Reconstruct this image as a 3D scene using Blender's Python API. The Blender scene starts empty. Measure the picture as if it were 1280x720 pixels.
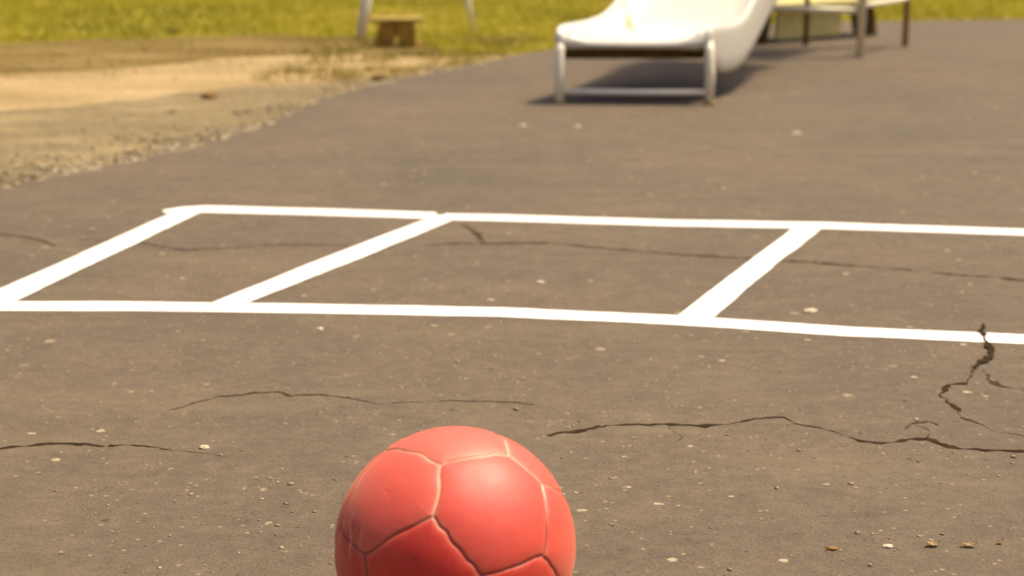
import bpy, bmesh, math, random
import numpy as np
from mathutils import Vector, Matrix, noise
R = math.radians
sc = bpy.context.scene
col = sc.collection
random.seed(7); rng = np.random.default_rng(7)

# ------------------------------------------------------------------ camera
F = 2200.0; PITCH = R(13.1); H = 0.703
cam = bpy.data.objects.new('camera', bpy.data.cameras.new('camera'))
col.objects.link(cam); sc.camera = cam
cam.location = (0, 0, H); cam.rotation_euler = (R(90) - PITCH, 0, 0)
cam.data.sensor_width = 36; cam.data.lens = F / 1280 * 36
cam.data.clip_end = 2000; cam.data.clip_start = 0.02
cam.data.dof.use_dof = True; cam.data.dof.focus_distance = 1.95; cam.data.dof.aperture_fstop = 5.6

def gp(px, py, z=0.0):
    """point of the ground plane seen at a photo measurement (1280 wide)"""
    x = (px - 640) / F; y = -(py - 360) / F
    dy = math.cos(PITCH) + y * math.sin(PITCH); dz = -math.sin(PITCH) + y * math.cos(PITCH)
    t = (z - H) / dz
    return Vector((x * t, dy * t, z))

# ------------------------------------------------------------------ world, sun
SUN = Vector((0.38, 0.14, 0.91)).normalized()
elev = math.asin(SUN.z); az = math.atan2(SUN.x, SUN.y)
w = bpy.data.worlds.new('World'); sc.world = w; w.use_nodes = True
nt = w.node_tree; bg = nt.nodes['Background']
sky = nt.nodes.new('ShaderNodeTexSky'); sky.sky_type = 'NISHITA'; sky.sun_disc = False
sky.sun_elevation = elev; sky.sun_rotation = az; sky.dust_density = 7.0; sky.air_density = 0.8; sky.ozone_density = 0.4
nt.links.new(sky.outputs[0], bg.inputs[0]); bg.inputs[1].default_value = 0.10
sl = bpy.data.lights.new('sun', 'SUN'); so = bpy.data.objects.new('sun', sl); col.objects.link(so)
sl.energy = 3.8; sl.angle = R(5); sl.color = (1.0, 0.85, 0.64)
so.rotation_euler = SUN.to_track_quat('Z', 'Y').to_euler(); so.location = (3, 3, 8)
sc.view_settings.view_transform = 'Standard'; sc.view_settings.look = 'None'
sc.view_settings.gamma = 1; sc.view_settings.exposure = 0.5
sc.render.engine = 'CYCLES'

# ------------------------------------------------------------------ materials
def srgb(r, g, b):
    f = lambda c: (c / 255 / 12.92) if c <= 10 else ((c / 255 + .055) / 1.055) ** 2.4
    return (f(r), f(g), f(b), 1)
class Mat:
    def __init__(s, name, rough=.7, spec=.4):
        s.m = bpy.data.materials.new(name); s.m.use_nodes = True
        s.t = s.m.node_tree; s.b = s.t.nodes['Principled BSDF']
        s.b.inputs['Roughness'].default_value = rough; s.b.inputs['Specular IOR Level'].default_value = spec
        s.co = s.t.nodes.new('ShaderNodeTexCoord')
    def n(s, typ, **kw):
        x = s.t.nodes.new(typ)
        for k, v in kw.items(): setattr(x, k, v)
        return x
    def l(s, a, b): s.t.links.new(a, b)
    def noise(s, scale, detail=4, rough=.55, vec=None, dist=0):
        x = s.n('ShaderNodeTexNoise'); x.inputs['Scale'].default_value = scale
        x.inputs['Detail'].default_value = detail; x.inputs['Roughness'].default_value = rough
        x.inputs['Distortion'].default_value = dist
        s.l(vec or s.co.outputs['Object'], x.inputs['Vector']); return x.outputs['Fac']
    def vor(s, scale, feature='F1', out='Distance', vec=None):
        x = s.n('ShaderNodeTexVoronoi', feature=feature); x.inputs['Scale'].default_value = scale
        s.l(vec or s.co.outputs['Object'], x.inputs['Vector']); return x.outputs[out]
    def ramp(s, fac, stops, interp='LINEAR'):
        x = s.n('ShaderNodeValToRGB'); x.color_ramp.interpolation = interp
        e = x.color_ramp.elements
        while len(e) < len(stops): e.new(.5)
        for i, (p, c) in enumerate(stops):
            e[i].position = p; e[i].color = c if not isinstance(c, (int, float)) else (c, c, c, 1)
        s.l(fac, x.inputs[0]); return x.outputs[0]
    def mix(s, fac, a, b, mode='MIX'):
        x = s.n('ShaderNodeMix', data_type='RGBA', blend_type=mode)
        for v, i in ((fac, 0), (a, 6), (b, 7)):
            if isinstance(v, (int, float)): x.inputs[i].default_value = v
            elif isinstance(v, tuple): x.inputs[i].default_value = v
            else: s.l(v, x.inputs[i])
        return x.outputs[2]
    def math(s, op, a, b=0.0, clamp=False):
        x = s.n('ShaderNodeMath', operation=op, use_clamp=clamp)
        for v, i in ((a, 0), (b, 1)):
            if isinstance(v, (int, float)): x.inputs[i].default_value = v
            else: s.l(v, x.inputs[i])
        return x.outputs[0]
    def bump(s, h, dist, strength=1.0):
        x = s.n('ShaderNodeBump'); x.inputs['Distance'].default_value = dist; x.inputs['Strength'].default_value = strength
        s.l(h, x.inputs['Height']); s.l(x.outputs[0], s.b.inputs['Normal'])
    def color(s, c):
        if isinstance(c, tuple): s.b.inputs['Base Color'].default_value = c
        else: s.l(c, s.b.inputs['Base Color'])

ASPH = (0.117, 0.088, 0.058, 1)
def asphalt_mat():
    m = Mat('asphalt', .85, .25)
    sc_ = lambda k: tuple(ASPH[i] * k for i in range(3)) + (1,)
    fine = m.noise(260, 5, .7); big = m.noise(1.3, 5, .6, dist=.4); mid = m.noise(14, 5, .65)
    c = m.ramp(fine, [(.28, sc_(.62)), (.5, sc_(1.0)), (.74, sc_(1.42))])
    c = m.mix(1.0, c, m.ramp(big, [(.3, (.86, .88, .92, 1)), (.7, (1.13, 1.11, 1.06, 1))]), 'MULTIPLY')
    c = m.mix(1.0, c, m.ramp(mid, [(.3, .88), (.7, 1.12)]), 'MULTIPLY')
    c = m.mix(1.0, c, m.ramp(m.noise(48, 4, .6), [(.32, (.86, .87, .89, 1)), (.68, (1.13, 1.12, 1.09, 1))]), 'MULTIPLY')
    # exposed aggregate chips: light and dark
    v = m.n('ShaderNodeTexVoronoi'); v.inputs['Scale'].default_value = 120; m.l(m.co.outputs['Object'], v.inputs['Vector'])
    sel = m.n('ShaderNodeSeparateColor'); m.l(v.outputs['Color'], sel.inputs[0])
    near = m.ramp(v.outputs['Distance'], [(.22, 1.0), (.36, 0.0)])
    light = m.math('MULTIPLY', near, m.ramp(sel.outputs[0], [(.93, 0.0), (.95, 1.0)]))
    c = m.mix(m.math('MULTIPLY', light, .5), c, (.36, .29, .19, 1))
    dark = m.math('MULTIPLY', near, m.ramp(sel.outputs[1], [(.92, 0.0), (.94, 1.0)]))
    c = m.mix(m.math('MULTIPLY', dark, .6), c, (.05, .035, .022, 1))
    # larger pale stones set flush in the binder and dark pits where stones have come out
    for scl, lo, thr, col_, amt in ((34, .07, .90, (.42, .345, .21, 1), .75), (21, .05, .94, (.40, .32, .19, 1), .55), (40, .06, .93, (.045, .03, .018, 1), .7)):
        v2 = m.n('ShaderNodeTexVoronoi'); v2.inputs['Scale'].default_value = scl
        wv = m.n('ShaderNodeVectorMath', operation='ADD'); nz = m.n('ShaderNodeTexNoise'); nz.inputs['Scale'].default_value = 130
        sc2 = m.n('ShaderNodeVectorMath', operation='SCALE'); sc2.inputs['Scale'].default_value = .012
        m.l(m.co.outputs['Object'], nz.inputs['Vector']); m.l(nz.outputs['Color'], sc2.inputs[0]); m.l(sc2.outputs[0], wv.inputs[0]); m.l(m.co.outputs['Object'], wv.inputs[1]); m.l(wv.outputs[0], v2.inputs['Vector'])
        s2 = m.n('ShaderNodeSeparateColor'); m.l(v2.outputs['Color'], s2.inputs[0])
        rad = m.math('MULTIPLY', s2.outputs[1], .10); dd = m.math('SUBTRACT', v2.outputs['Distance'], rad)
        k = m.math('MULTIPLY', m.ramp(dd, [(lo, 1.0), (lo + .06, 0.0)]), m.ramp(s2.outputs[0], [(thr, 0.0), (thr + .02, 1.0)]))
        c = m.mix(m.math('MULTIPLY', k, amt), c, col_)
    # dusty yellowish smears
    sm = m.n('ShaderNodeMapping'); sm.inputs['Scale'].default_value = (.8, 2.2, 1); m.l(m.co.outputs['Object'], sm.inputs[0])
    d = m.ramp(m.noise(2.6, 8, .72, vec=sm.outputs[0], dist=.5), [(.50, 0.0), (.70, 1.0)])
    c = m.mix(m.math('MULTIPLY', d, .30), c, (.20, .155, .082, 1))
    m.color(c)
    m.bump(m.math('ADD', m.noise(420, 3, .6), m.math('MULTIPLY', m.noise(90, 4, .6), 1.5)), .0012, .7)
    return m.m
def dirt_mat(name, a, b, c3, s1=6, s2=60, fleck=(.5, .42, .28, 1), fl=.3):
    m = Mat(name, .95, .1)
    st = m.n('ShaderNodeMapping'); st.inputs['Scale'].default_value = (.45, 1.3, 1); m.l(m.co.outputs['Object'], st.inputs[0])
    c = m.ramp(m.noise(s1, 7, .65, vec=st.outputs[0]), [(.33, a), (.52, b), (.7, c3)])
    c = m.mix(1.0, c, m.ramp(m.noise(s2, 5, .7), [(.3, .72), (.7, 1.25)]), 'MULTIPLY')
    v = m.n('ShaderNodeTexVoronoi'); v.inputs['Scale'].default_value = 55; m.l(m.co.outputs['Object'], v.inputs['Vector'])
    sel = m.n('ShaderNodeSeparateColor'); m.l(v.outputs['Color'], sel.inputs[0])
    k = m.math('MULTIPLY', m.ramp(v.outputs['Distance'], [(.25, 1.0), (.4, 0.0)]), m.ramp(sel.outputs[0], [(.80, 0.0), (.84, 1.0)]))
    c = m.mix(m.math('MULTIPLY', k, fl), c, fleck)
    m.color(c); m.bump(m.noise(45, 6, .7), .012, .8); return m.m
def paint_mat():
    m = Mat('white_road_paint', .6, .4)
    wear = m.ramp(m.noise(170, 6, .75), [(.28, 1.0), (.36, 0.0)])
    patch = m.ramp(m.noise(7, 5, .6), [(.45, .35), (.7, 1.0)])
    c = m.mix(m.math('MULTIPLY', m.math('MULTIPLY', wear, patch), .55), (.84, .81, .74, 1), (.42, .34, .24, 1))
    c = m.mix(m.ramp(m.noise(10, 6, .7), [(.4, 0.0), (.8, .30)]), c, (.62, .54, .42, 1))
    m.color(c); m.bump(m.noise(300, 4, .7), .0006, .6); return m.m
def simple(name, c, rough=.6, spec=.4, var=.15, scale=12, dirt=None, bump=0.0, metal=0):
    m = Mat(name, rough, spec)
    lo = tuple(c[i] * (1 - var) for i in range(3)) + (1,); hi = tuple(min(1, c[i] * (1 + var)) for i in range(3)) + (1,)
    cc = m.ramp(m.noise(scale, 6, .65), [(.3, lo), (.7, hi)])
    if dirt:
        cc = m.mix(m.ramp(m.noise(scale * 2.3, 7, .75, dist=.3), [(.52, 0.0), (.68, dirt[1])]), cc, dirt[0])
    m.color(cc); m.b.inputs['Metallic'].default_value = metal
    if bump: m.bump(m.noise(scale * 8, 5, .6), bump, .6)
    return m.m

M = {}
M['asphalt'] = asphalt_mat()
M['lawn'] = dirt_mat('lawn_soil', (.20, .17, .016, 1), (.27, .22, .022, 1), (.34, .26, .040, 1), 2.2, 40, fl=0)
M['dirt'] = dirt_mat('bare_dirt', (.13, .085, .020, 1), (.19, .13, .040, 1), (.26, .19, .075, 1), 3.2, 50)
M['sand'] = dirt_mat('pale_sand', (.27, .19, .085, 1), (.37, .265, .125, 1), (.43, .32, .165, 1), 2.4, 60)
M['gravel'] = dirt_mat('gravel_bed', (.165, .125, .066, 1), (.225, .17, .088, 1), (.33, .25, .125, 1), 5, 60, fl=.6)
M['paint'] = paint_mat()
M['crack'] = simple('crack_dirt', (.032, .020, .009), .95, .05, .5, 60)
M['crack_faint'] = simple('crack_dirt_faint', (.055, .037, .020), .95, .05, .35, 60)
M['cream_metal'] = simple('cream_painted_metal', (.86, .78, .58), .45, .5, .08, 20, ((.50, .36, .20, 1), .4), .0004)
M['grey_metal'] = simple('off_white_metal', (.86, .79, .65), .45, .5, .08, 20, ((.52, .42, .28, 1), .35), .0004)
M['rust_metal'] = simple('rusty_metal', (.20, .085, .03), .8, .3, .4, 25, ((.40, .22, .08, 1), .7), .001)
M['brown_metal'] = simple('brown_painted_metal', (.34, .23, .11), .7, .3, .3, 25, None, .001)
M['yellow_wood'] = simple('weathered_yellow_wood', (.42, .30, .07), .75, .25, .2, 14, ((.30, .17, .04, 1), .7), .001)
M['brown_wood'] = simple('brown_wood', (.36, .21, .04), .85, .2, .4, 14, None, .001)
M['pale_yellow'] = simple('pale_yellow_board', (.62, .54, .22), .75, .25, .15, 10, ((.30, .26, .07, 1), .6), .001)
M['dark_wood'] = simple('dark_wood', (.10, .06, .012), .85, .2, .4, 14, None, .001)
M['blade'] = None
def blade_mat(name, cols):
    m = Mat(name, .6, .25)
    g = m.n('ShaderNodeAttribute', attribute_name='tone')
    c = m.ramp(g.outputs['Fac'], [(0, cols[0]), (.4, cols[1]), (.75, cols[2]), (1, cols[3])])
    m.color(c)
    tr = m.n('ShaderNodeBsdfTranslucent'); m.l(c, tr.inputs[0])
    mx = m.n('ShaderNodeMixShader'); mx.inputs[0].default_value = .35
    out = m.t.nodes['Material Output']
    m.l(m.b.outputs[0], mx.inputs[1]); m.l(tr.outputs[0], mx.inputs[2]); m.l(mx.outputs[0], out.inputs[0])
    return m.m
M['blade'] = blade_mat('grass_blade', [(.20, .19, .012, 1), (.38, .335, .022, 1), (.48, .405, .040, 1), (.62, .49, .13, 1)])
M['dry'] = blade_mat('dry_grass_blade', [(.22, .18, .025, 1), (.32, .25, .05, 1), (.40, .31, .10, 1), (.48, .38, .16, 1)])
M['chip'] = blade_mat('stone_chip', [(.16, .115, .068, 1), (.26, .20, .12, 1), (.38, .295, .175, 1), (.58, .48, .31, 1)])
M['white_stone'] = simple('white_stone', (.50, .42, .29), .7, .3, .15, 90, None, .001)
M['tan_leaf'] = simple('dry_tan_leaf', (.58, .42, .20), .7, .3, .25, 60, None, .0005)
M['clod'] = simple('brown_clod', (.26, .15, .055), .95, .1, .4, 70, None, .003)
def plastic_mat():
    m = Mat('white_plastic', .38, .5)
    c = m.ramp(m.noise(5, 6, .7), [(.3, (.60, .565, .475, 1)), (.65, (.67, .64, .545, 1))])
    c = m.mix(m.ramp(m.noise(32, 8, .75), [(.55, 0.0), (.72, .35)]), c, (.55, .47, .33, 1))
    # narrow brown stain on the left of the bed
    vd = m.n('ShaderNodeMapping'); vd.vector_type = 'POINT'
    vd.inputs['Location'].default_value = (-.3525 * 1, -5.80, -.21)
    m.l(m.co.outputs['Object'], vd.inputs[0])
    ms = m.n('ShaderNodeMapping'); ms.inputs['Scale'].default_value = (30, 4.2, 4); m.l(vd.outputs[0], ms.inputs[0])
    ln = m.n('ShaderNodeVectorMath', operation='LENGTH'); m.l(ms.outputs[0], ln.inputs[0])
    d = m.math('ADD', ln.outputs['Value'], m.math('MULTIPLY', m.noise(50, 4, .6), .8))
    k = m.ramp(d, [(.6, .85), (1.2, 0.0)])
    c = m.mix(k, c, (.42, .24, .08, 1))
    m.color(c); m.b.inputs['Roughness'].default_value = .4
    m.b.inputs['Coat Weight'].default_value = .15
    m.bump(m.noise(25, 3, .5), .001, .3); return m.m
M['plastic'] = plastic_mat()

# ------------------------------------------------------------------ object helpers
def tag(o, label=None, cat=None, group=None, kind=None):
    if label: o['label'] = label
    if cat: o['category'] = cat
    if group: o['group'] = group
    if kind: o['kind'] = kind
    return o
def link(name, me, mat, parent=None, smooth=False):
    o = bpy.data.objects.new(name, me); col.objects.link(o)
    if mat: me.materials.append(mat)
    if parent: o.parent = parent; 
    if smooth:
        for p in me.polygons: p.use_smooth = True
    return o
def fin(name, bm, mat, parent=None, smooth=False, origin=None):
    """bmesh in world coordinates -> object whose origin sits at `origin` (or the parent's origin)"""
    org = Vector(origin) if origin is not None else (Vector(parent_loc(parent)) if parent else Vector((0, 0, 0)))
    bmesh.ops.recalc_face_normals(bm, faces=bm.faces)
    me = bpy.data.meshes.new(name)
    if org.length and not parent: bmesh.ops.translate(bm, verts=bm.verts, vec=-org)
    elif parent: bmesh.ops.translate(bm, verts=bm.verts, vec=-org)
    bm.to_mesh(me); bm.free()
    o = link(name, me, mat, parent, smooth)
    if not parent: o.location = org
    return o
def parent_loc(p):
    v = Vector((0, 0, 0))
    while p: v += p.location; p = p.parent
    return v
def empty(name, loc):
    o = bpy.data.objects.new(name, None); col.objects.link(o); o.location = loc; o.empty_display_size = .1; return o
def add_tube(bm, pts, r, seg=14, squash=None):
    pts = [Vector(p) for p in pts]; rings = []
    REF = Vector((.13, 1, .07)) if abs((pts[-1] - pts[0]).normalized().z) > .6 else Vector((0, 0, 1))
    for i, p in enumerate(pts):
        t = (pts[min(i + 1, len(pts) - 1)] - pts[max(i - 1, 0)]).normalized()
        a = t.cross(REF); a.normalize(); b = t.cross(a)
        rr = r[i] if isinstance(r, (list, tuple)) else r
        rings.append([bm.verts.new(p + (a * math.cos(2 * math.pi * k / seg) + b * math.sin(2 * math.pi * k / seg)) * rr) for k in range(seg)])
    for i in range(len(rings) - 1):
        for k in range(seg):
            bm.faces.new((rings[i][k], rings[i][(k + 1) % seg], rings[i + 1][(k + 1) % seg], rings[i + 1][k]))
    bm.faces.new(rings[0]); bm.faces.new(rings[-1][::-1])
def add_box(bm, c, ax, ay, sx, sy, sz, bev=.004):
    """box centred at c with horizontal axes ax, ay"""
    t = bmesh.new(); bmesh.ops.create_cube(t, size=1)
    az_ = Vector(ax).cross(Vector(ay)).normalized()
    m = Matrix((Vector(ax).normalized() * sx, Vector(ay).normalized() * sy, az_ * sz)).transposed().to_4x4(); m.translation = Vector(c)
    bmesh.ops.transform(t, matrix=m, verts=t.verts)
    if bev: bmesh.ops.bevel(t, geom=t.edges[:], offset=bev, segments=2, affect='EDGES', profile=.6)
    me = bpy.data.meshes.new('tmp'); t.to_mesh(me); t.free(); bm.from_mesh(me); bpy.data.meshes.remove(me)
X = Vector((1, 0, 0)); Y = Vector((0, 1, 0))

# ------------------------------------------------------------------ ground sheets
def resample(pts, step):
    out = []
    for a, b in zip(pts[:-1], pts[1:]):
        n = max(1, int((b - a).length / step))
        out += [a.lerp(b, i / n) for i in range(n)]
    return out + [pts[-1]]
def jag(pts, amp, step, seed, scale=6):
    p = resample(pts, step); out = []
    for q in p:
        s = Vector((q.x * scale, q.y * scale, seed))
        n1 = noise.noise(s) + .6 * noise.noise(s * 3.1) + .4 * noise.noise(s * 8.3)
        out.append(Vector((q.x + amp * .5 * noise.noise(s * 2 + Vector((9, 3, 1))), q.y + amp * n1, 0)))
    return out
def sheet(name, poly, z, mat, label=None):
    bm = bmesh.new()
    vs = [bm.verts.new((p.x, p.y, z)) for p in poly]
    f = bm.faces.new(vs); bmesh.ops.triangulate(bm, faces=[f])
    for f in bm.faces:
        if f.normal.z < 0: f.normal_flip()
    me = bpy.data.meshes.new(name); bm.to_mesh(me); bm.free()
    o = link(name, me, mat); o['kind'] = 'structure'
    return o
P_ = lambda *a: [gp(x, y) for x, y in a]
V3 = lambda x, y: Vector((x, y, 0))
ground = sheet('ground', [V3(-900, -900), V3(900, -900), V3(900, 900), V3(-900, 900)], -.020, M['lawn'])
# bare dirt band along the lawn
d_top = jag([V3(-12, 8.2)] + P_((-500, 66), (-200, 56), (0, 50), (170, 44), (330, 40), (440, 42), (520, 48), (560, 66)), .10, .03, 3.3, 2.5)
d_bot = [V3(1.5, 6.5), V3(-12, 4.5)]
sheet('dirt_strip', d_top + P_((640, 80)) + d_bot, -.014, M['dirt'])
s_top = jag([V3(-12, 6.3)] + P_((-400, 108), (0, 91), (150, 84), (280, 70), (420, 66), (540, 70), (640, 66), (720, 58)), .05, .03, 8.1, 4)
sheet('sand_strip', s_top + [V3(.6, 6.9), V3(.6, 5), V3(-12, 2.6)], -.009, M['sand'])
g_top = jag([V3(-12, 4.6)] + P_((-400, 160), (0, 136), (110, 130), (230, 114), (330, 104), (450, 100), (560, 86), (640, 76), (720, 66)), .05, .025, 5.7, 5)
sheet('gravel_strip', g_top + [V3(.7, 6.4), V3(.7, 4), V3(-12, 2)], -.004, M['gravel'])
a_edge = [V3(-12, 1.2), V3(-3, 3.1)] + P_((-150, 272), (0, 236), (90, 216), (180, 199), (280, 174), (350, 150), (400, 124), (470, 106), (560, 88), (640, 70), (700, 60), (800, 46), (900, 33), (1000, 28), (1130, 26), (1280, 24), (1700, 18)) + [V3(14, 10.5)]
a_edge = a_edge[:2] + jag(a_edge[2:], .035, .015, 1.4, 7)
asphalt = sheet('asphalt', a_edge + [V3(14, -8), V3(-12, -8)], 0, M['asphalt'])
EDGE = [(p.x, p.y) for p in a_edge]
EX = np.array([e[0] for e in EDGE]); EY = np.array([e[1] for e in EDGE])
oi = np.argsort(EX); EX = EX[oi]; EY = EY[oi]
edge_y = lambda x: np.interp(x, EX, EY)

# ------------------------------------------------------------------ painted hopscotch lines
def ribbon(name, centre_pairs, z, mat, parent, amp=.0026, seed=0, step=.012):
    """centre_pairs: list of (edge_a, edge_b) pixel pairs; edges wobble slightly"""
    A = [gp(*a) for a, b in centre_pairs]; B = [gp(*b) for a, b in centre_pairs]
    bm = bmesh.new(); prev = None
    for i in range(len(A) - 1):
        n = max(2, int((A[i + 1] - A[i]).length / step))
        for k in range(n + (i == len(A) - 2)):
            t = k / n; a = A[i].lerp(A[i + 1], t); b = B[i].lerp(B[i + 1], t)
            wd = (a - b).normalized()
            na = noise.noise(Vector((a.x * 9, a.y * 9, seed))) * amp + noise.noise(Vector((a.x * 60, a.y * 60, seed + 5))) * amp * .6
            nb = noise.noise(Vector((b.x * 9, b.y * 9, seed + 11))) * amp + noise.noise(Vector((b.x * 60, b.y * 60, seed + 17))) * amp * .6
            a = a + wd * na; b = b + wd * nb
            va = bm.verts.new((a.x, a.y, z)); vb = bm.verts.new((b.x, b.y, z))
            if prev: bm.faces.new((prev[0], prev[1], vb, va))
            prev = (va, vb)
    for f in bm.faces:
        if f.normal.z < 0: f.normal_flip()
    o = fin(name, bm, mat, parent)
    return o
def hline(pts, th):
    return [((x, y - th / 2), (x, y + th / 2)) for x, y in pts]
hop = empty('hopscotch_grid', gp(640, 330))
tag(hop, 'white painted hopscotch grid of long lines and slanted rungs on the asphalt', 'court marking')
ribbon('painted_line', hline([(-260, 384), (0, 383.3), (150, 383.5), (420, 387), (630, 391), (840, 400.5), (1060, 415), (1280, 425), (1600, 440)], 11.6), .0012, M['paint'], hop, seed=1)
ribbon('painted_line', [((203, 263.5), (206, 266.5)), ((228, 259.5), (228, 266.5)), ((260, 257.8), (260, 266)), ((400, 261.5), (400, 269.5)), ((545, 266), (545, 274))], .0012, M['paint'], hop, seed=2)
ribbon('painted_line', hline([(556, 271.5), (640, 273.2), (840, 279.3), (1032, 282.5), (1180, 287.5), (1280, 291), (1600, 302)], 7.8), .0012, M['paint'], hop, seed=3)
ribbon('painted_line', [((224, 263), (258, 263)), ((0, 362.5), (50, 362.5)), ((-30, 377.5), (20, 377.5))], .0020, M['paint'], hop, seed=4)
ribbon('painted_line', [((546, 270), (580, 270)), ((420, 317.6), (466, 317.6)), ((262, 381), (306, 381))], .0020, M['paint'], hop, seed=5)
ribbon('painted_line', [((993, 284), (1030, 284)), ((966, 306), (1000, 309)), ((942, 323), (973, 328)), ((845, 397), (892, 398.5))], .0020, M['paint'], hop, seed=6)

# ------------------------------------------------------------------ cracks (parts of the asphalt)
def crack(pts, wpx, mat, z=.0006, seed=0, name='crack'):
    """pts in photo pixels; wpx: crack width in px at each point"""
    P = [gp(*p) for p in pts]; bm = bmesh.new(); prev = None
    Ws = wpx if isinstance(wpx, list) else [wpx] * len(P)
    for i in range(len(P) - 1):
        L = (P[i + 1] - P[i]).length; n = max(2, int(L / .006))
        for k in range(n + (i == len(P) - 2)):
            t = k / n; p = P[i].lerp(P[i + 1], t)
            d = (P[i + 1] - P[i]).normalized(); nn = Vector((-d.y, d.x, 0))
            px = p.y / F; wpx_ = Ws[i] * (1 - t) + Ws[i + 1] * t
            wm = 1.5 * wpx_ * px * (2.2 if abs(d.x) > abs(d.y) * .6 else 1.0)
            s = Vector((p.x * 38, p.y * 38, seed)); 
            p = p + nn * (noise.noise(s) * .006 + noise.noise(s * 3.3) * .0035)
            wv = wm * max(.12, .62 + 1.1 * noise.noise(s * 1.7 + Vector((4, 4, 4))))
            a = p + nn * wv / 2; b = p - nn * wv / 2
            va = bm.verts.new((a.x, a.y, z)); vb = bm.verts.new((b.x, b.y, z))
            if prev: bm.faces.new((prev[0], prev[1], vb, va))
            prev = (va, vb)
    for f in bm.faces:
        if f.normal.z < 0: f.normal_flip()
    return fin(name, bm, mat, asphalt)
D_, F_ = M['crack'], M['crack_faint']
crack([(-120, 566), (0, 561), (40, 556), (110, 555), (128, 559)], [2, 3, 3.2, 3, 2], D_, seed=1)
crack([(136, 557), (180, 558), (214, 563)], [3, 2.6, .8], D_, seed=2)
crack([(268, 498), (300, 493), (322, 491)], [1, 3, 2.4], D_, seed=3)
crack([(322, 491), (352, 491), (362, 495), (400, 493), (436, 497)], [1, 2, 4, 1.2, 2.2], F_, seed=4)
crack([(210, 513), (245, 504), (268, 498)], [.6, 1.4, 1.2], F_, seed=14)
crack([(470, 505), (560, 502), (640, 503), (668, 506)], [.4, .7, 1.4, .6], F_, seed=5)
crack([(684, 544), (712, 540), (760, 532), (830, 530), (880, 533), (905, 531)], [2, 3.6, 3, 2.8, 4, 1.4], D_, seed=6)
crack([(922, 528), (945, 524), (975, 522), (1000, 530), (1045, 540), (1072, 551), (1100, 554), (1135, 551), (1155, 548)], [1, 2.6, 2.6, 1.6, 1.8, 3.6, 3, 3, 6], D_, seed=7)
crack([(1155, 548), (1185, 558), (1230, 563), (1290, 565), (1420, 575)], [5, 3.6, 3.4, 3, 2], D_, seed=8)
crack([(1226, 406), (1229, 420), (1237, 434), (1240, 442), (1232, 452), (1217, 461)], [3, 6, 11, 10, 8, 3], D_, z=.0028, seed=9)
crack([(1208, 480), (1190, 481), (1178, 487), (1176, 496)], [6, 3, 5, 4], D_, seed=10)
crack([(1184, 500), (1196, 510), (1200, 514)], [1.5, 9, 3], D_, seed=11)
crack([(1200, 522), (1216, 527), (1226, 531)], [1, 4, 2], F_, seed=12)
crack([(1172, 532), (1160, 527), (1142, 529), (1130, 536)], [4, 2, 1.5, .6], F_, seed=13)
crack([(1228, 462), (1240, 478), (1262, 485), (1300, 492)], [1, 6, 2, 1], F_, seed=15)
crack([(0, 293), (30, 296), (52, 301), (68, 308)], [1.8, 3, 2.6, 2], F_, seed=16)
crack([(100, 300), (150, 300), (185, 305), (232, 313), (300, 309), (350, 306), (460, 307)], [1.2, 1.6, 2.4, 3, 1.4, 2, .7], F_, seed=17)
crack([(525, 308), (560, 305), (640, 304), (690, 304), (760, 311), (845, 318), (930, 323), (1000, 327), (1075, 333), (1140, 338)], [1, 2.4, 3, 2.8, 2.4, 3, 3.2, 3, 3.2, 2.4], F_, seed=18)
crack([(1165, 341), (1200, 344), (1240, 346), (1270, 350), (1340, 354)], [1.4, 3, 2.6, 5, 2], F_, seed=19)
crack([(577, 280), (597, 292), (604, 302)], [5, 8, 7], F_, seed=20)
crack([(900, 90), (1000, 84), (1140, 88), (1280, 80)], [1, 1.5, 1.5, 1.5], F_, seed=21)

crack([(905, 531), (922, 528)], [1.2, 1.2], F_, seed=30)
crack([(214, 563), (250, 566), (300, 574)], [.9, .6, .3], F_, seed=31)
crack([(436, 497), (470, 505)], [1.0, .6], F_, seed=32)
crack([(1217, 461), (1208, 480)], [1.6, 2.2], F_, seed=33)
crack([(1176, 496), (1184, 500)], [2, 1.5], F_, seed=34)
crack([(1200, 514), (1200, 522)], [1.6, 1], F_, seed=35)
crack([(1142, 529), (1160, 538), (1155, 548)], [.8, 1.4, 2.5], F_, seed=36)
crack([(1226, 531), (1250, 541), (1290, 546)], [1.2, .9, .6], F_, seed=37)
crack([(830, 530), (850, 546), (846, 560)], [1, .8, .3], F_, seed=38)

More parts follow.
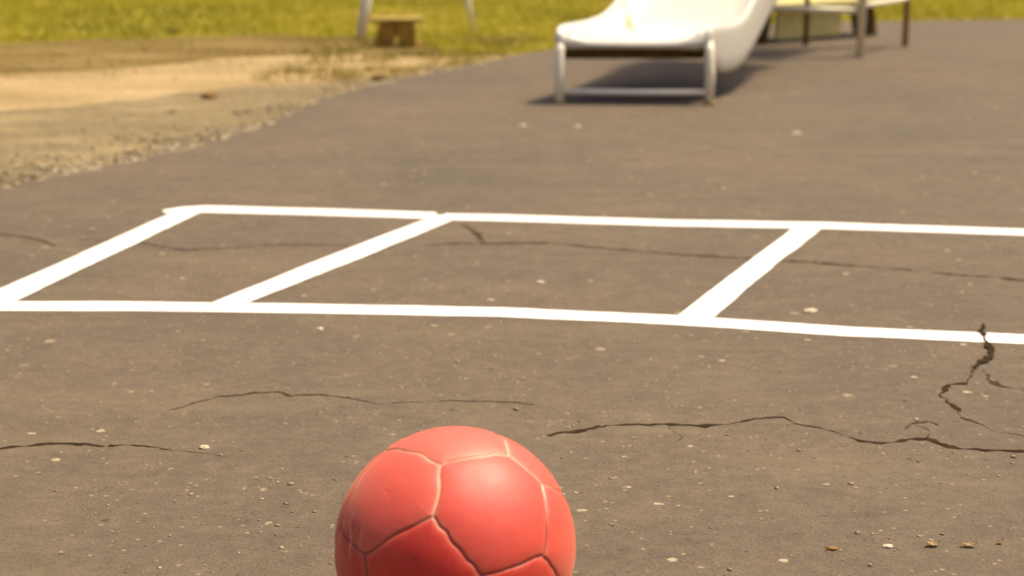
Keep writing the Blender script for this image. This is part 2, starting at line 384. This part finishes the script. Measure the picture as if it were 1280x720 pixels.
# ------------------------------------------------------------------ stuff: grass blades, gravel, grit
def tri_cloud(name, verts, faces, tone, mat):
    me = bpy.data.meshes.new(name)
    n = len(verts); nf = len(faces); k = faces.shape[1]
    me.vertices.add(n); me.vertices.foreach_set('co', verts.astype('f').ravel())
    me.loops.add(nf * k); me.loops.foreach_set('vertex_index', faces.astype('i').ravel())
    me.polygons.add(nf); me.polygons.foreach_set('loop_start', (np.arange(nf) * k).astype('i'))
    me.polygons.foreach_set('loop_total', np.full(nf, k, 'i'))
    me.update(calc_edges=True)
    at = me.attributes.new('tone', 'FLOAT', 'POINT'); at.data.foreach_set('value', tone.astype('f'))
    me.materials.append(mat)
    o = bpy.data.objects.new(name, me); col.objects.link(o); return o
def vnoise(x, y, s, seed):
    return np.array([noise.noise(Vector((a * s, b * s, seed))) for a, b in zip(x, y)])
def blades(name, x, y, h, wd, tone, mat, z0=-.02):
    n = len(x); a = rng.uniform(0, 2 * np.pi, n); lean = rng.normal(0, .45, (n, 2)) * h[:, None]
    dx = np.cos(a) * wd; dy = np.sin(a) * wd; z = np.full(n, z0)
    v = np.zeros((n, 5, 3))
    v[:, 0] = np.c_[x - dx, y - dy, z]; v[:, 1] = np.c_[x + dx, y + dy, z]
    v[:, 2] = np.c_[x + dx * .75 + lean[:, 0] * .4, y + dy * .75 + lean[:, 1] * .4, z + h * .6]
    v[:, 3] = np.c_[x - dx * .75 + lean[:, 0] * .4, y - dy * .75 + lean[:, 1] * .4, z + h * .6]
    v[:, 4] = np.c_[x + lean[:, 0], y + lean[:, 1], z + h]
    b = np.arange(n)[:, None] * 5
    f = np.vstack([b + [0, 1, 2], b + [0, 2, 3], b + [3, 2, 4]])
    t = np.clip(np.repeat(tone, 5) + np.tile([-.12, -.12, 0, 0, .12], n), 0, 1)
    return tri_cloud(name, v.reshape(-1, 3), f, t, mat)
# lawn boundary: above dirt strip on the left, above asphalt on the right
DX = np.array([p.x for p in d_top]); DY = np.array([p.y for p in d_top]); o_ = np.argsort(DX); DX = DX[o_]; DY = DY[o_]
def lawn_y(x):
    return np.where(x < gp(560, 66).x, np.interp(x, DX, DY), edge_y(x))
N = 150000
x = rng.uniform(-4.2, 5.5, N); y = rng.uniform(6.0, 14.5, N)
keep = (y > lawn_y(x) + rng.normal(0, .05, N) - .02)
x, y = x[keep], y[keep]
cl = 1.1 * vnoise(x, y * 2.2, .8, 2.0) + .5 * vnoise(x, y, 3.5, 4.0)
tone = np.clip(0.43 + .55 * cl + rng.normal(0, .09, len(x)), 0, 1)
g = blades('grass', x, y, rng.uniform(.014, .032, len(x)) * (1 + .35 * cl), rng.uniform(.002, .0045, len(x)), tone, M['blade'])
tag(g, 'short yellow-green lawn grass growing beyond the asphalt and dirt', 'grass', kind='stuff')
# sparse dry tufts spilling over the sand and dirt (denser near the centre)
N = 9000
cx = rng.uniform(-3.4, .45, 260); 
tx, ty = [], []
for c_ in range(260):
    a0 = gp(rng.uniform(-100, 680), rng.uniform(46, 100))
    dens = 3 + 62 * (a0.x > -.9)
    if a0.y < edge_y(a0.x) + .03: continue
    m_ = int(rng.uniform(.3, 1) * dens); tx.append(a0.x + rng.normal(0, .05, m_)); ty.append(a0.y + rng.normal(0, .05, m_))
tx = np.concatenate(tx); ty = np.concatenate(ty); k = ty > edge_y(tx) + .01; tx, ty = tx[k], ty[k]
g = blades('dry_grass', tx, ty, rng.uniform(.012, .03, len(tx)), rng.uniform(.002, .004, len(tx)), rng.uniform(0, .9, len(tx)), M['dry'], -.014)
tag(g, 'sparse dry tufts of grass scattered over the sand and dirt verge', 'dry grass', kind='stuff')

ico = bmesh.new(); bmesh.ops.create_icosphere(ico, subdivisions=1, radius=1)
IV = np.array([v.co[:] for v in ico.verts]); IF = np.array([[v.index for v in f.verts] for f in ico.faces]); ico.free()
def chips(name, x, y, r, flat, z0, tone, mat):
    n = len(x); a = rng.uniform(0, 2 * np.pi, n)
    V = np.repeat(IV[None], n, 0) * rng.uniform(.65, 1.2, (n, len(IV), 1))
    V[:, :, 0] *= (r * rng.uniform(.8, 1.4, n))[:, None]; V[:, :, 1] *= (r * rng.uniform(.6, 1.1, n))[:, None]; V[:, :, 2] *= (r * flat)[:, None]
    c, s = np.cos(a)[:, None], np.sin(a)[:, None]
    vx = V[:, :, 0] * c - V[:, :, 1] * s; vy = V[:, :, 0] * s + V[:, :, 1] * c
    vz = V[:, :, 2] + (r * flat * .35)[:, None] + z0
    v = np.stack([vx + x[:, None], vy + y[:, None], vz], -1)
    f = (np.arange(n)[:, None, None] * len(IV) + IF[None]).reshape(-1, 3)
    return tri_cloud(name, v.reshape(-1, 3), f, np.repeat(tone, len(IV)), mat)
# gravel: crumbled edge of the asphalt
N = 52000
x = rng.uniform(-5, .5, N); u = rng.exponential(.22, N); y = edge_y(x) + u - .03
gy = np.interp(x, [p.x for p in g_top], [p.y for p in g_top])
keep = (y < gy + .12) & (rng.uniform(0, 1, N) < .40 + 1.1 * np.clip(vnoise(x, y, 6, 9.), -.3, 1)) & (rng.uniform(0, 1, N) < np.clip(1.25 - (x + 2.2) * .38, .12, 1))
x, y = x[keep], y[keep]
pz = np.clip(.72 + .35 * vnoise(x, y, 3.5, 3.) + .30 * np.exp(-(y - edge_y(x)) / .12) + rng.normal(0, .2, len(x)), 0, 1)
g = chips('gravel', x, y, rng.gamma(2.0, .0018, len(x)) + .002, rng.uniform(.18, .36, len(x)), -.003, pz, M['chip'])
tag(g, 'pale tan gravel chips crumbled along the left edge of the asphalt', 'gravel', kind='stuff')
# grit loose on the asphalt, thicker close to the camera
N = 5200
px_ = rng.uniform(-350, 1650, N); py_ = 90 + 760 * rng.beta(2.4, 1.0, N)
q = [gp(a, b) for a, b in zip(px_, py_)]
x = np.array([p.x for p in q]); y = np.array([p.y for p in q])
cl = vnoise(x, y, 2.2, 6.) + .5 * vnoise(x, y, 7, 1.)
keep = (rng.uniform(0, 1, N) < .22 + 1.1 * cl) & (y < edge_y(x) - .02) & (y > .9)
x, y = x[keep], y[keep]
g = chips('grit', x, y, rng.gamma(1.8, .0006, len(x)) + .0006, rng.uniform(.3, .6, len(x)), .0, np.clip(rng.normal(.74, .16, len(x)), .4, 1), M['chip'])
tag(g, 'tiny pale grit specks scattered loose over the asphalt', 'grit', kind='stuff')
# more behind and beside the camera is out of sight in every view

# ------------------------------------------------------------------ single stones, leaves, clods
def stone(name, px, py, r, flat, mat, label, cat, group=None, seed=0, z=0.0, sx=1.3):
    bm = bmesh.new(); bmesh.ops.create_icosphere(bm, subdivisions=3, radius=1)
    c = gp(px, py)
    for v in bm.verts:
        n = noise.noise(v.co * 1.3 + Vector((seed, 0, 0))) * .35 + noise.noise(v.co * 3 + Vector((0, seed, 0))) * .15
        v.co *= 1 + n
        v.co = Vector((v.co.x * r * sx, v.co.y * r, max(v.co.z, -.5) * r * flat)) + Vector((c.x, c.y, z + r * flat * .45))
    o = fin(name, bm, mat, None, False, (c.x, c.y, z)); tag(o, label, cat, group)
st = [(256, 560, .0050, 'white pebble just past the end of the long left crack'),
      (676, 354, .0060, 'white pebble inside the middle hopscotch cell'),
      (995, 168, .0100, 'pale pebble alone on bare asphalt right of the slide foot'),
      (1013, 390, .0085, 'flat tan pebble inside the right hopscotch cell near its lower line'),
      (653, 158, .0085, 'tan pebble on asphalt just left of the slide front leg'),
      (722, 159, .0075, 'tan pebble on asphalt straight in front of the slide lip'),
      (400, 412, .0050, 'small tan pebble just below the lower hopscotch line left of centre'),
      (1110, 684, .0042, 'dull cream pebble left of the two tan leaf scraps')]
for i, (a, b, r, lb) in enumerate(st):
    stone('pebble', a, b, r, .5, M['white_stone'], lb, 'pebble', 'pebbles on the asphalt', seed=i * 3.7)
stone('pebble', 1039, 687, .0045, .6, M['clod'], 'small dark pebble on the asphalt right of the ball', 'pebble', 'pebbles on the asphalt', seed=50)
stone('dirt_clod', 262, 121, .022, .6, M['clod'], 'brown dirt clod lying on the gravel strip at left', 'dirt clod', 'dirt clods at the verge', seed=31, z=-.003)
stone('dirt_clod', 475, 99, .026, .5, M['dark_wood'], 'dark clod of earth and grass on the asphalt edge nearest the white hoop', 'dirt clod', 'dirt clods at the verge', seed=37, z=-.003)
stone('dirt_clod', 217, 37, .024, .6, M['dark_wood'], 'dark clod of earth at the front edge of the lawn', 'dirt clod', 'dirt clods at the verge', seed=41, z=-.014)
def leaf(px, py, ln, wd, ang, label):
    c = gp(px, py); bm = bmesh.new(); n = 12; rows = []
    for i in range(n + 1):
        t = i / n; wv = wd * math.sin(math.pi * min(1, t * .97 + .02)) ** .7
        wv *= 1 + .2 * math.sin(t * 23)
        z = .0015 + .003 * (t - .5) ** 2 * 4
        rows.append([bm.verts.new((c.x + math.cos(ang) * (t - .5) * ln - math.sin(ang) * s * wv / 2, c.y + math.sin(ang) * (t - .5) * ln + math.cos(ang) * s * wv / 2, z + abs(s) * .0018)) for s in (-1, 0, 1)])
    for a, b in zip(rows[:-1], rows[1:]):
        for k in (0, 1): bm.faces.new((a[k], a[k + 1], b[k + 1], b[k]))
    bmesh.ops.solidify(bm, geom=bm.faces[:], thickness=.0006)
    o = fin('leaf_scrap', bm, M['tan_leaf'], None, False, (c.x, c.y, 0)); tag(o, label, 'leaf', 'leaf scraps on the asphalt')
leaf(1166, 683, .016, .010, .2, 'dry tan leaf scrap, the left one of the pair near the bottom right')
leaf(1211, 684, .017, .008, -.1, 'dry tan leaf scrap, the right one of the pair near the bottom right')
leaf(1250, 680, .009, .006, .5, 'smallest tan leaf scrap, outermost near the bottom right corner')

# ------------------------------------------------------------------ ball
SEEDS = np.array([[0.4103, -0.6617, 0.6276], [-0.6073, -0.488, 0.6269], [-0.3363, -0.9412, 0.0334], [0.0214, 0.0901, 0.9957], [0.6969, 0.2334, 0.6781], [0.9629, -0.1685, 0.2108], [0.5529, -0.7706, -0.317], [-0.8456, -0.4897, -0.2123], [-0.901, 0.2849, 0.3271], [0.3043, 0.8858, 0.3503], [-0.0774, -0.7474, -0.6598], [0.8324, -0.0706, -0.5497], [0.2419, -0.0395, -0.9695], [0.846, 0.5311, -0.0477], [-0.3725, 0.9236, -0.0907], [0.3709, 0.7553, -0.5403], [-0.8692, 0.3198, -0.3771], [-0.5184, -0.1849, -0.8349], [-0.273, 0.5475, -0.791], [-0.3413, 0.6638, 0.6655]])
SEEDS /= np.linalg.norm(SEEDS, axis=1, keepdims=True)
def ball():
    bm = bmesh.new(); bmesh.ops.create_icosphere(bm, subdivisions=8, radius=1)
    P = np.array([v.co[:] for v in bm.verts]); P /= np.linalg.norm(P, axis=1, keepdims=True)
    # wobble so seams are not perfect arcs
    W = np.zeros_like(P)
    for k in range(14):
        d = rng.normal(size=3) * (9 if k < 8 else 22); W += rng.normal(size=3) * np.sin(P @ d + rng.uniform(0, 6))[:, None] * (.0032 if k < 8 else .0016)
    Q = P + W; Q /= np.linalg.norm(Q, axis=1, keepdims=True)
    D = Q @ SEEDS.T; idx = np.argsort(-D, axis=1)[:, :2]
    a = SEEDS[idx[:, 0]]; b = SEEDS[idx[:, 1]]
    nrm = a - b; nrm /= np.linalg.norm(nrm, axis=1, keepdims=True)
    dist = np.abs(np.sum(Q * nrm, axis=1))                    # angular distance to the nearest seam
    mm = np.sort(-D, axis=1)
    Rb = .11
    groove = np.exp(-(dist / .0095) ** 2)
    shoulder = 1 - np.exp(-(dist / .055))
    # scuffs: shallow dents
    h = -groove * .012 + shoulder * .013 - .013
    def dent(c, r, dpt):
        c = np.array(c); c = c / np.linalg.norm(c); dd = np.linalg.norm(P - c, axis=1); return -dpt * np.exp(-(dd / r) ** 2)
    h += dent((-.52, -.52, .67), .012, .004) + dent((-.50, -.56, .66), .03, .0025) + dent((-.82, -.485, .295), .06, .010) + dent((-.78, -.55, .24), .03, .006) + dent((-.80, -.50, .36), .02, .004) + dent((-.3, -.86, .22), .02, .002)
    for k in range(10):
        c = rng.normal(size=3); h += dent(c, rng.uniform(.02, .05), rng.uniform(.001, .003))
    P2 = P * (1 + h)[:, None] * Rb
    P2[:, 2] = np.maximum(P2[:, 2], -Rb * (1 - .006)) + Rb * (1 - .006)      # very slight flat where it rests
    for v, c in zip(bm.verts, P2): v.co = c
    me = bpy.data.meshes.new('ball'); bm.to_mesh(me); bm.free()
    PT = np.array([.50, .72, .0, .95, .70, .55, .10, .08, .4, .6, .1, .2, .1, .5, .4, .3, .3, .1, .2, .8]); pt = PT[np.argmax(D, axis=1)]  # tone per panel: paler towards the top, deeper red low down
    for nme, val in (('panel_tone', pt), ('seam', np.exp(-(dist / .0115) ** 2)), ('near_seam', np.exp(-(dist / .04) ** 2))):
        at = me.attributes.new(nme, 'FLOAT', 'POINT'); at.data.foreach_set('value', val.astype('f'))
    m = Mat('red_rubber', .5, .5)
    c = m.ramp(m.noise(22, 6, .65), [(.3, (.52, .012, .003, 1)), (.7, (.64, .026, .006, 1))])
    ab = m.n('ShaderNodeAttribute', attribute_name='panel_tone')
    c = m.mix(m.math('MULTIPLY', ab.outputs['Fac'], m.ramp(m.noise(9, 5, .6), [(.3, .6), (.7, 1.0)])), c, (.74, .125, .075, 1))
    # worn matt bloom and fine dust
    dust = m.ramp(m.noise(38, 8, .75, dist=.4), [(.50, 0.0), (.75, .28)])
    c = m.mix(dust, c, (.70, .13, .07, 1))
    sp = m.vor(95); c = m.mix(m.math('MULTIPLY', m.ramp(sp, [(.05, 1.0), (.10, 0.0)]), .5), c, (.30, .02, .01, 1))
    # scratches
    st_ = m.n('ShaderNodeMapping'); st_.inputs['Scale'].default_value = (1, .25, 1); st_.inputs['Rotation'].default_value = (.3, .2, .8); m.l(m.co.outputs['Object'], st_.inputs[0])
    scr = m.ramp(m.noise(190, 3, .5, vec=st_.outputs[0]), [(.72, 0.0), (.76, .5)])
    scr = m.math('MULTIPLY', scr, m.ramp(m.noise(12, 2), [(.5, 0.0), (.6, 1.0)]))
    c = m.mix(scr, c, (.75, .30, .20, 1))
    ns = m.n('ShaderNodeAttribute', attribute_name='near_seam'); se = m.n('ShaderNodeAttribute', attribute_name='seam')
    worn = m.math('MULTIPLY', ns.outputs['Fac'], m.ramp(m.noise(26, 6, .7), [(.40, 0.0), (.62, .45)]))
    c = m.mix(worn, c, (.76, .22, .13, 1))
    sand = m.ramp(m.noise(13, 3, .6), [(.34, .35), (.48, 1.0)])
    fill = m.mix(sand, (.22, .03, .015, 1), (.74, .46, .28, 1))
    # dust settles in seams of the upper half only
    sx = m.n('ShaderNodeSeparateXYZ'); m.l(m.co.outputs['Object'], sx.inputs[0])
    up = m.ramp(m.math('ADD', m.math('MULTIPLY', sx.outputs['Z'], 4.0), m.math('MULTIPLY', m.noise(20, 3), .12)), [(.70, 0.0), (.77, 1.0)])
    fill = m.mix(up, (.20, .02, .01, 1), fill)
    c = m.mix(m.math('MULTIPLY', se.outputs['Fac'], .92), c, fill)
    dv = m.n('ShaderNodeVectorMath', operation='DISTANCE'); m.l(m.co.outputs['Object'], dv.inputs[0]); dv.inputs[1].default_value = (-.090, -.053, .139)
    c = m.mix(m.ramp(m.math('ADD', dv.outputs['Value'], m.math('MULTIPLY', m.math('SUBTRACT', m.noise(70, 5), .5), .03)), [(.008, .6), (.02, 0.0)]), c, (.40, .012, .004, 1))
    wv = m.n('ShaderNodeTexWave'); wv.inputs['Scale'].default_value = 26; wv.inputs['Distortion'].default_value = 6; wv.inputs['Detail'].default_value = 3
    m.l(m.co.outputs['Object'], wv.inputs['Vector'])
    c = m.mix(m.math('MULTIPLY', m.ramp(wv.outputs['Fac'], [(.80, 0.0), (.93, .9)]), m.ramp(dv.outputs['Value'], [(.010, 1.0), (.026, 0.0)])), c, (.74, .22, .13, 1))
    m.color(c)
    m.l(m.ramp(m.noise(30, 5, .6), [(.3, .48), (.7, .62)]), m.b.inputs['Roughness'])
    m.b.inputs['Sheen Weight'].default_value = .22; m.b.inputs['Sheen Roughness'].default_value = .5; m.b.inputs['Sheen Tint'].default_value = (1, .62, .42, 1)
    m.b.inputs['Coat Weight'].default_value = .30; m.b.inputs['Coat Roughness'].default_value = .56
    m.bump(m.math('ADD', m.noise(500, 3, .6), m.math('MULTIPLY', m.noise(60, 6, .6), 2.0)), .0004, .5)
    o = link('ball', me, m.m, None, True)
    o.location = (-0.05177, 1.5091, 0)
    tag(o, 'scuffed red rubber ball with moulded panel seams resting on the asphalt in front', 'ball')
ball()

# ------------------------------------------------------------------ slide
slide = empty('playground_slide', (.39, 5.63, 0))
tag(slide, 'white plastic playground slide with low exit lip, short legs and posts behind', 'slide')
# (x, y, z of bed, heading deg, half width, wall height, skirt depth)
CP = [(.382, 5.618, .198, 3, .240, .014, .010), (.384, 5.626, .208, 3, .246, .028, .018), (.388, 5.642, .211, 4, .247, .038, .030),
      (.402, 5.685, .210, 5, .250, .046, .075), (.440, 5.775, .208, 11, .250, .046, .108), (.492, 5.885, .208, 17, .250, .046, .115),
      (.545, 6.000, .214, 22, .250, .055, .110), (.602, 6.115, .252, 26, .248, .075, .105), (.680, 6.255, .338, 29, .246, .095, .095),
      (.790, 6.43, .478, 31, .245, .110, .09), (.900, 6.60, .650, 31, .245, .120, .09), (.985, 6.745, .780, 31, .245, .120, .09),
      (1.045, 6.85, .846, 31, .245, .12, .08), (1.12, 6.98, .872, 31, .245, .12, .06), (1.17, 7.06, .876, 31, .245, .12, .05)]
CP = [(a, b, z - .010 * (z < .5), *q) for a, b, z, *q in CP]
def cr(P, t):
    n = len(P) - 1; i = min(int(t), n - 1); u = t - i
    p = [np.array(P[max(0, min(n, j))], float) for j in (i - 1, i, i + 1, i + 2)]
    return .5 * (2 * p[1] + (p[2] - p[0]) * u + (2 * p[0] - 5 * p[1] + 4 * p[2] - p[3]) * u * u + (3 * p[1] - p[0] - 3 * p[2] + p[3]) * u ** 3)
def prof(hw, wh, sk):
    """closed right-to-left profile: inner surface then outer skin"""
    half = [(.0, .0), (.35, .001), (.60, .003), (.74, .010), (.83, .028 if wh > .03 else wh * .6), (.885, max(wh * .55, .012)), (.915, wh * .82), (.935, wh * .95), (.96, wh), (.985, wh * .97), (1.0, wh * .86), (1.004, wh * .4), (1.0, -sk * .5), (.985, -sk * .85), (.955, -sk), (.93, -sk * .97)]
    under = [(.90, -sk * .7 - .004), (.85, -.016), (.6, -.012), (0, -.012)]
    r = [(a * hw, b) for a, b in half + under]
    l = [(-a, b if b > -.013 else -.013 + (b + .013) * .45) for a, b in r[::-1]]
    return r + l[1:-1]
bm = bmesh.new(); rings = []; T = 84
for i in range(T + 1):
    x, y, z, hd, hw, wh, sk = cr(CP, i / T * (len(CP) - 1)); h_ = R(hd); r_ = Vector((math.cos(h_), -math.sin(h_), 0))
    rings.append([bm.verts.new(Vector((x, y, z + v)) + r_ * w_) for w_, v in prof(hw, wh, sk)])
n = len(rings[0])
for a, b in zip(rings[:-1], rings[1:]):
    for k in range(n): bm.faces.new((a[k], a[(k + 1) % n], b[(k + 1) % n], b[k]))
bm.faces.new(rings[0]); bm.faces.new(rings[-1][::-1])
chute = fin('chute', bm, M['plastic'], slide, True)
STAIN = gp(786, 36, .20)
# move stain reference: object coords are relative to the slide origin
for nd in M['plastic'].node_tree.nodes:
    if nd.type == 'MAPPING' and abs(nd.inputs['Location'].default_value[1]) > 1:
        nd.inputs['Location'].default_value = (-(STAIN.x - .39), -(STAIN.y - 5.63), -.203)
def tubes(name, specs, mat, parent):
    bm = bmesh.new()
    for pts, r in specs: add_tube(bm, pts, r)
    return fin(name, bm, mat, parent, True)
lx, rx = gp(699, 130), gp(886.5, 131)
for p, nm in ((lx, 0), (rx, 1)):
    sgn = -1 if nm == 0 else 1
    lg = tubes('leg', [([(p.x, p.y, .0), (p.x, p.y + .002, .10), (p.x + .002 * -sgn, p.y + .012, .17), (p.x - .006 * sgn, p.y + .03, .196)], .0155)], M['grey_metal'] if nm == 0 else M['cream_metal'], slide)
    f_ = bmesh.new(); add_tube(f_, [(p.x, p.y, 0), (p.x, p.y, .010)], .018); fin('foot_cap', f_, M['brown_metal'], lg, True)
tubes('crossbar', [([(lx.x + .012, lx.y, .040), ((lx.x + rx.x) / 2, lx.y, .037), (rx.x - .012, rx.y, .040)], .0095)], M['grey_metal'], slide)
bm = bmesh.new(); add_box(bm, ((lx.x + rx.x) / 2, lx.y + .034, .161), X, Y, rx.x - lx.x - .03, .016, .040, .003); fin('lip_shade_strip', bm, M['dark_wood'], slide)  # dark strip added to stand in for the shade under the lip
# platform posts behind
A = gp(1075, 72); Bp = Vector((.965, 7.33, 0)); C_ = gp(1131, 58); Dp = gp(1007, 57)
def post(p, r, mat, h=1.5):
    return tubes('post', [([(p.x, p.y, 0), (p.x, p.y, h * .5), (p.x, p.y, h)], r)], mat, slide)
post(A, .0175, M['cream_metal']); post(Bp, .0165, M['cream_metal']); post(C_, .0135, M['brown_metal']); post(Dp, .0115, M['rust_metal'])
z_ = .185
def rail(a, b, z, r, mat, nm='rail'):
    d = (b - a).normalized() * .012; return tubes(nm, [([(a.x + d.x, a.y + d.y, z), (b.x - d.x, b.y - d.y, z)], r)], mat, slide)
rail(Bp, A, z_, .0125, M['cream_metal']); rail(A, C_, .205, .011, M['cream_metal'])
rail(Dp, C_, .215, .009, M['cream_metal']); rail(Bp, Dp, .22, .009, M['cream_metal'])
for z in (1.18, 1.48): rail(Bp, Dp, z, .011, M['cream_metal'], 'guard_rail'); rail(A, C_, z, .011, M['cream_metal'], 'guard_rail')
for z in (.42, .64): rail(Dp, C_, z, .011, M['cream_metal'], 'rung')
bm = bmesh.new(); q = [A, C_, Dp, Bp]; cc = sum(q, Vector()) / 4
for z in (.842, .866):
    pass
vs0 = [bm.verts.new((p.x + (cc.x - p.x) * .06, p.y + (cc.y - p.y) * .06, .835)) for p in q]; vs1 = [bm.verts.new((v.co.x, v.co.y, .862)) for v in vs0]
bm.faces.new(vs0); bm.faces.new(vs1)
for k in range(4): bm.faces.new((vs0[k], vs0[(k + 1) % 4], vs1[(k + 1) % 4], vs1[k]))
bmesh.ops.bevel(bm, geom=bm.edges[:], offset=.004, segments=2, affect='EDGES')
fin('platform', bm, M['plastic'], slide)

# ------------------------------------------------------------------ benches
def bench(a, b, hgt, dep, seat_t, over, lw, seat_m, leg_m, label, panel=None, ld=.82):
    c = (a + b) / 2; t = empty('low_bench', (c.x, c.y, a.z)); tag(t, label, 'bench')
    u = (b - a).normalized(); v = Vector((-u.y, u.x, 0)); L = (b - a).length; z0 = a.z
    bm = bmesh.new()
    nb = 3; bw = dep / nb
    for k in range(nb):
        add_box(bm, Vector((c.x, c.y, z0 + hgt - seat_t / 2 + .0015 * (k % 2))) + v * ((k + .5) * bw - .01), u, v, L + over * 2 + .006 * (k % 2), bw * .93, seat_t, .004)
    fin('seat', bm, seat_m, t)
    for p in (a, b):
        s = -1 if p is a else 1
        bm = bmesh.new(); add_box(bm, Vector((p.x, p.y, z0 + (hgt - seat_t) / 2 - .002)) + v * (dep / 2 - .01), u, v, lw, dep * ld, hgt - seat_t - .004, .004)
        # splayed outwards towards the ground
        for q in bm.verts: q.co += -u * s * ((q.co.z - z0) * .22)
        fin('leg', bm, leg_m, t)
    if panel:
        f0, f1, z1, m_ = panel; pc = a.lerp(b, (f0 + f1) / 2); bm = bmesh.new()
        add_box(bm, Vector((pc.x, pc.y, z0 + z1 + (hgt - seat_t - z1) / 2 - .003)) + v * (dep * .2), u, v, L * (f1 - f0), .018, hgt - seat_t - z1 - .004, .003)
        fin('side_panel', bm, m_, t)
    return t
a = gp(478, 60, -.014); b = gp(512, 60, -.014)
bench(a, b, .128, .13, .020, .050, .074, M['yellow_wood'], M['brown_wood'], 'small low wooden bench with yellow top and brown legs beside the white hoop', (.2, .8, .05, M['yellow_wood']))
a = gp(966, 56); b = gp(1104, 45)
bench(a, b, .175, .24, .030, .035, .050, M['pale_yellow'], M['dark_wood'], 'long pale yellow bench with dark end legs and front panel behind the slide posts', (.09, .66, .016, M['pale_yellow']), .45)

# ------------------------------------------------------------------ white splayed hoop
l0 = gp(450, 51, -.02); l1 = gp(592, 42.5, -.02)
hoop = empty('metal_hoop', ((l0.x + l1.x) / 2, (l0.y + l1.y) / 2, -.02))
tag(hoop, 'white splayed metal hoop frame standing at the edge of the lawn', 'hoop frame')
ap = Vector(((l0.x + l1.x) / 2, (l0.y + l1.y) / 2, 1.25))
def up(p, s, r):
    pts = []
    for k in range(9):
        t = k / 8; q = p.lerp(ap, t * .86); q.z = -.02 + 1.25 * t; pts.append(q)
    pts += [p.lerp(ap, .90) + Vector((0, 0, .10)), p.lerp(ap, .97) + Vector((0, 0, .085)), ap + Vector((0, 0, .06))]
    pts[9].z = 1.30; pts[10].z = 1.325; pts[11].z = 1.33; pts[11].x = ap.x
    return tubes('leg', [(pts, r)], M['grey_metal'], hoop)
up(l0, -1, .0235); up(l1, 1, .0165)
tubes('brace', [([l0.lerp(ap, .62) + Vector((.01, 0, .12)), l1.lerp(ap, .62) + Vector((-.01, 0, .12))], .010)], M['grey_metal'], hoop)
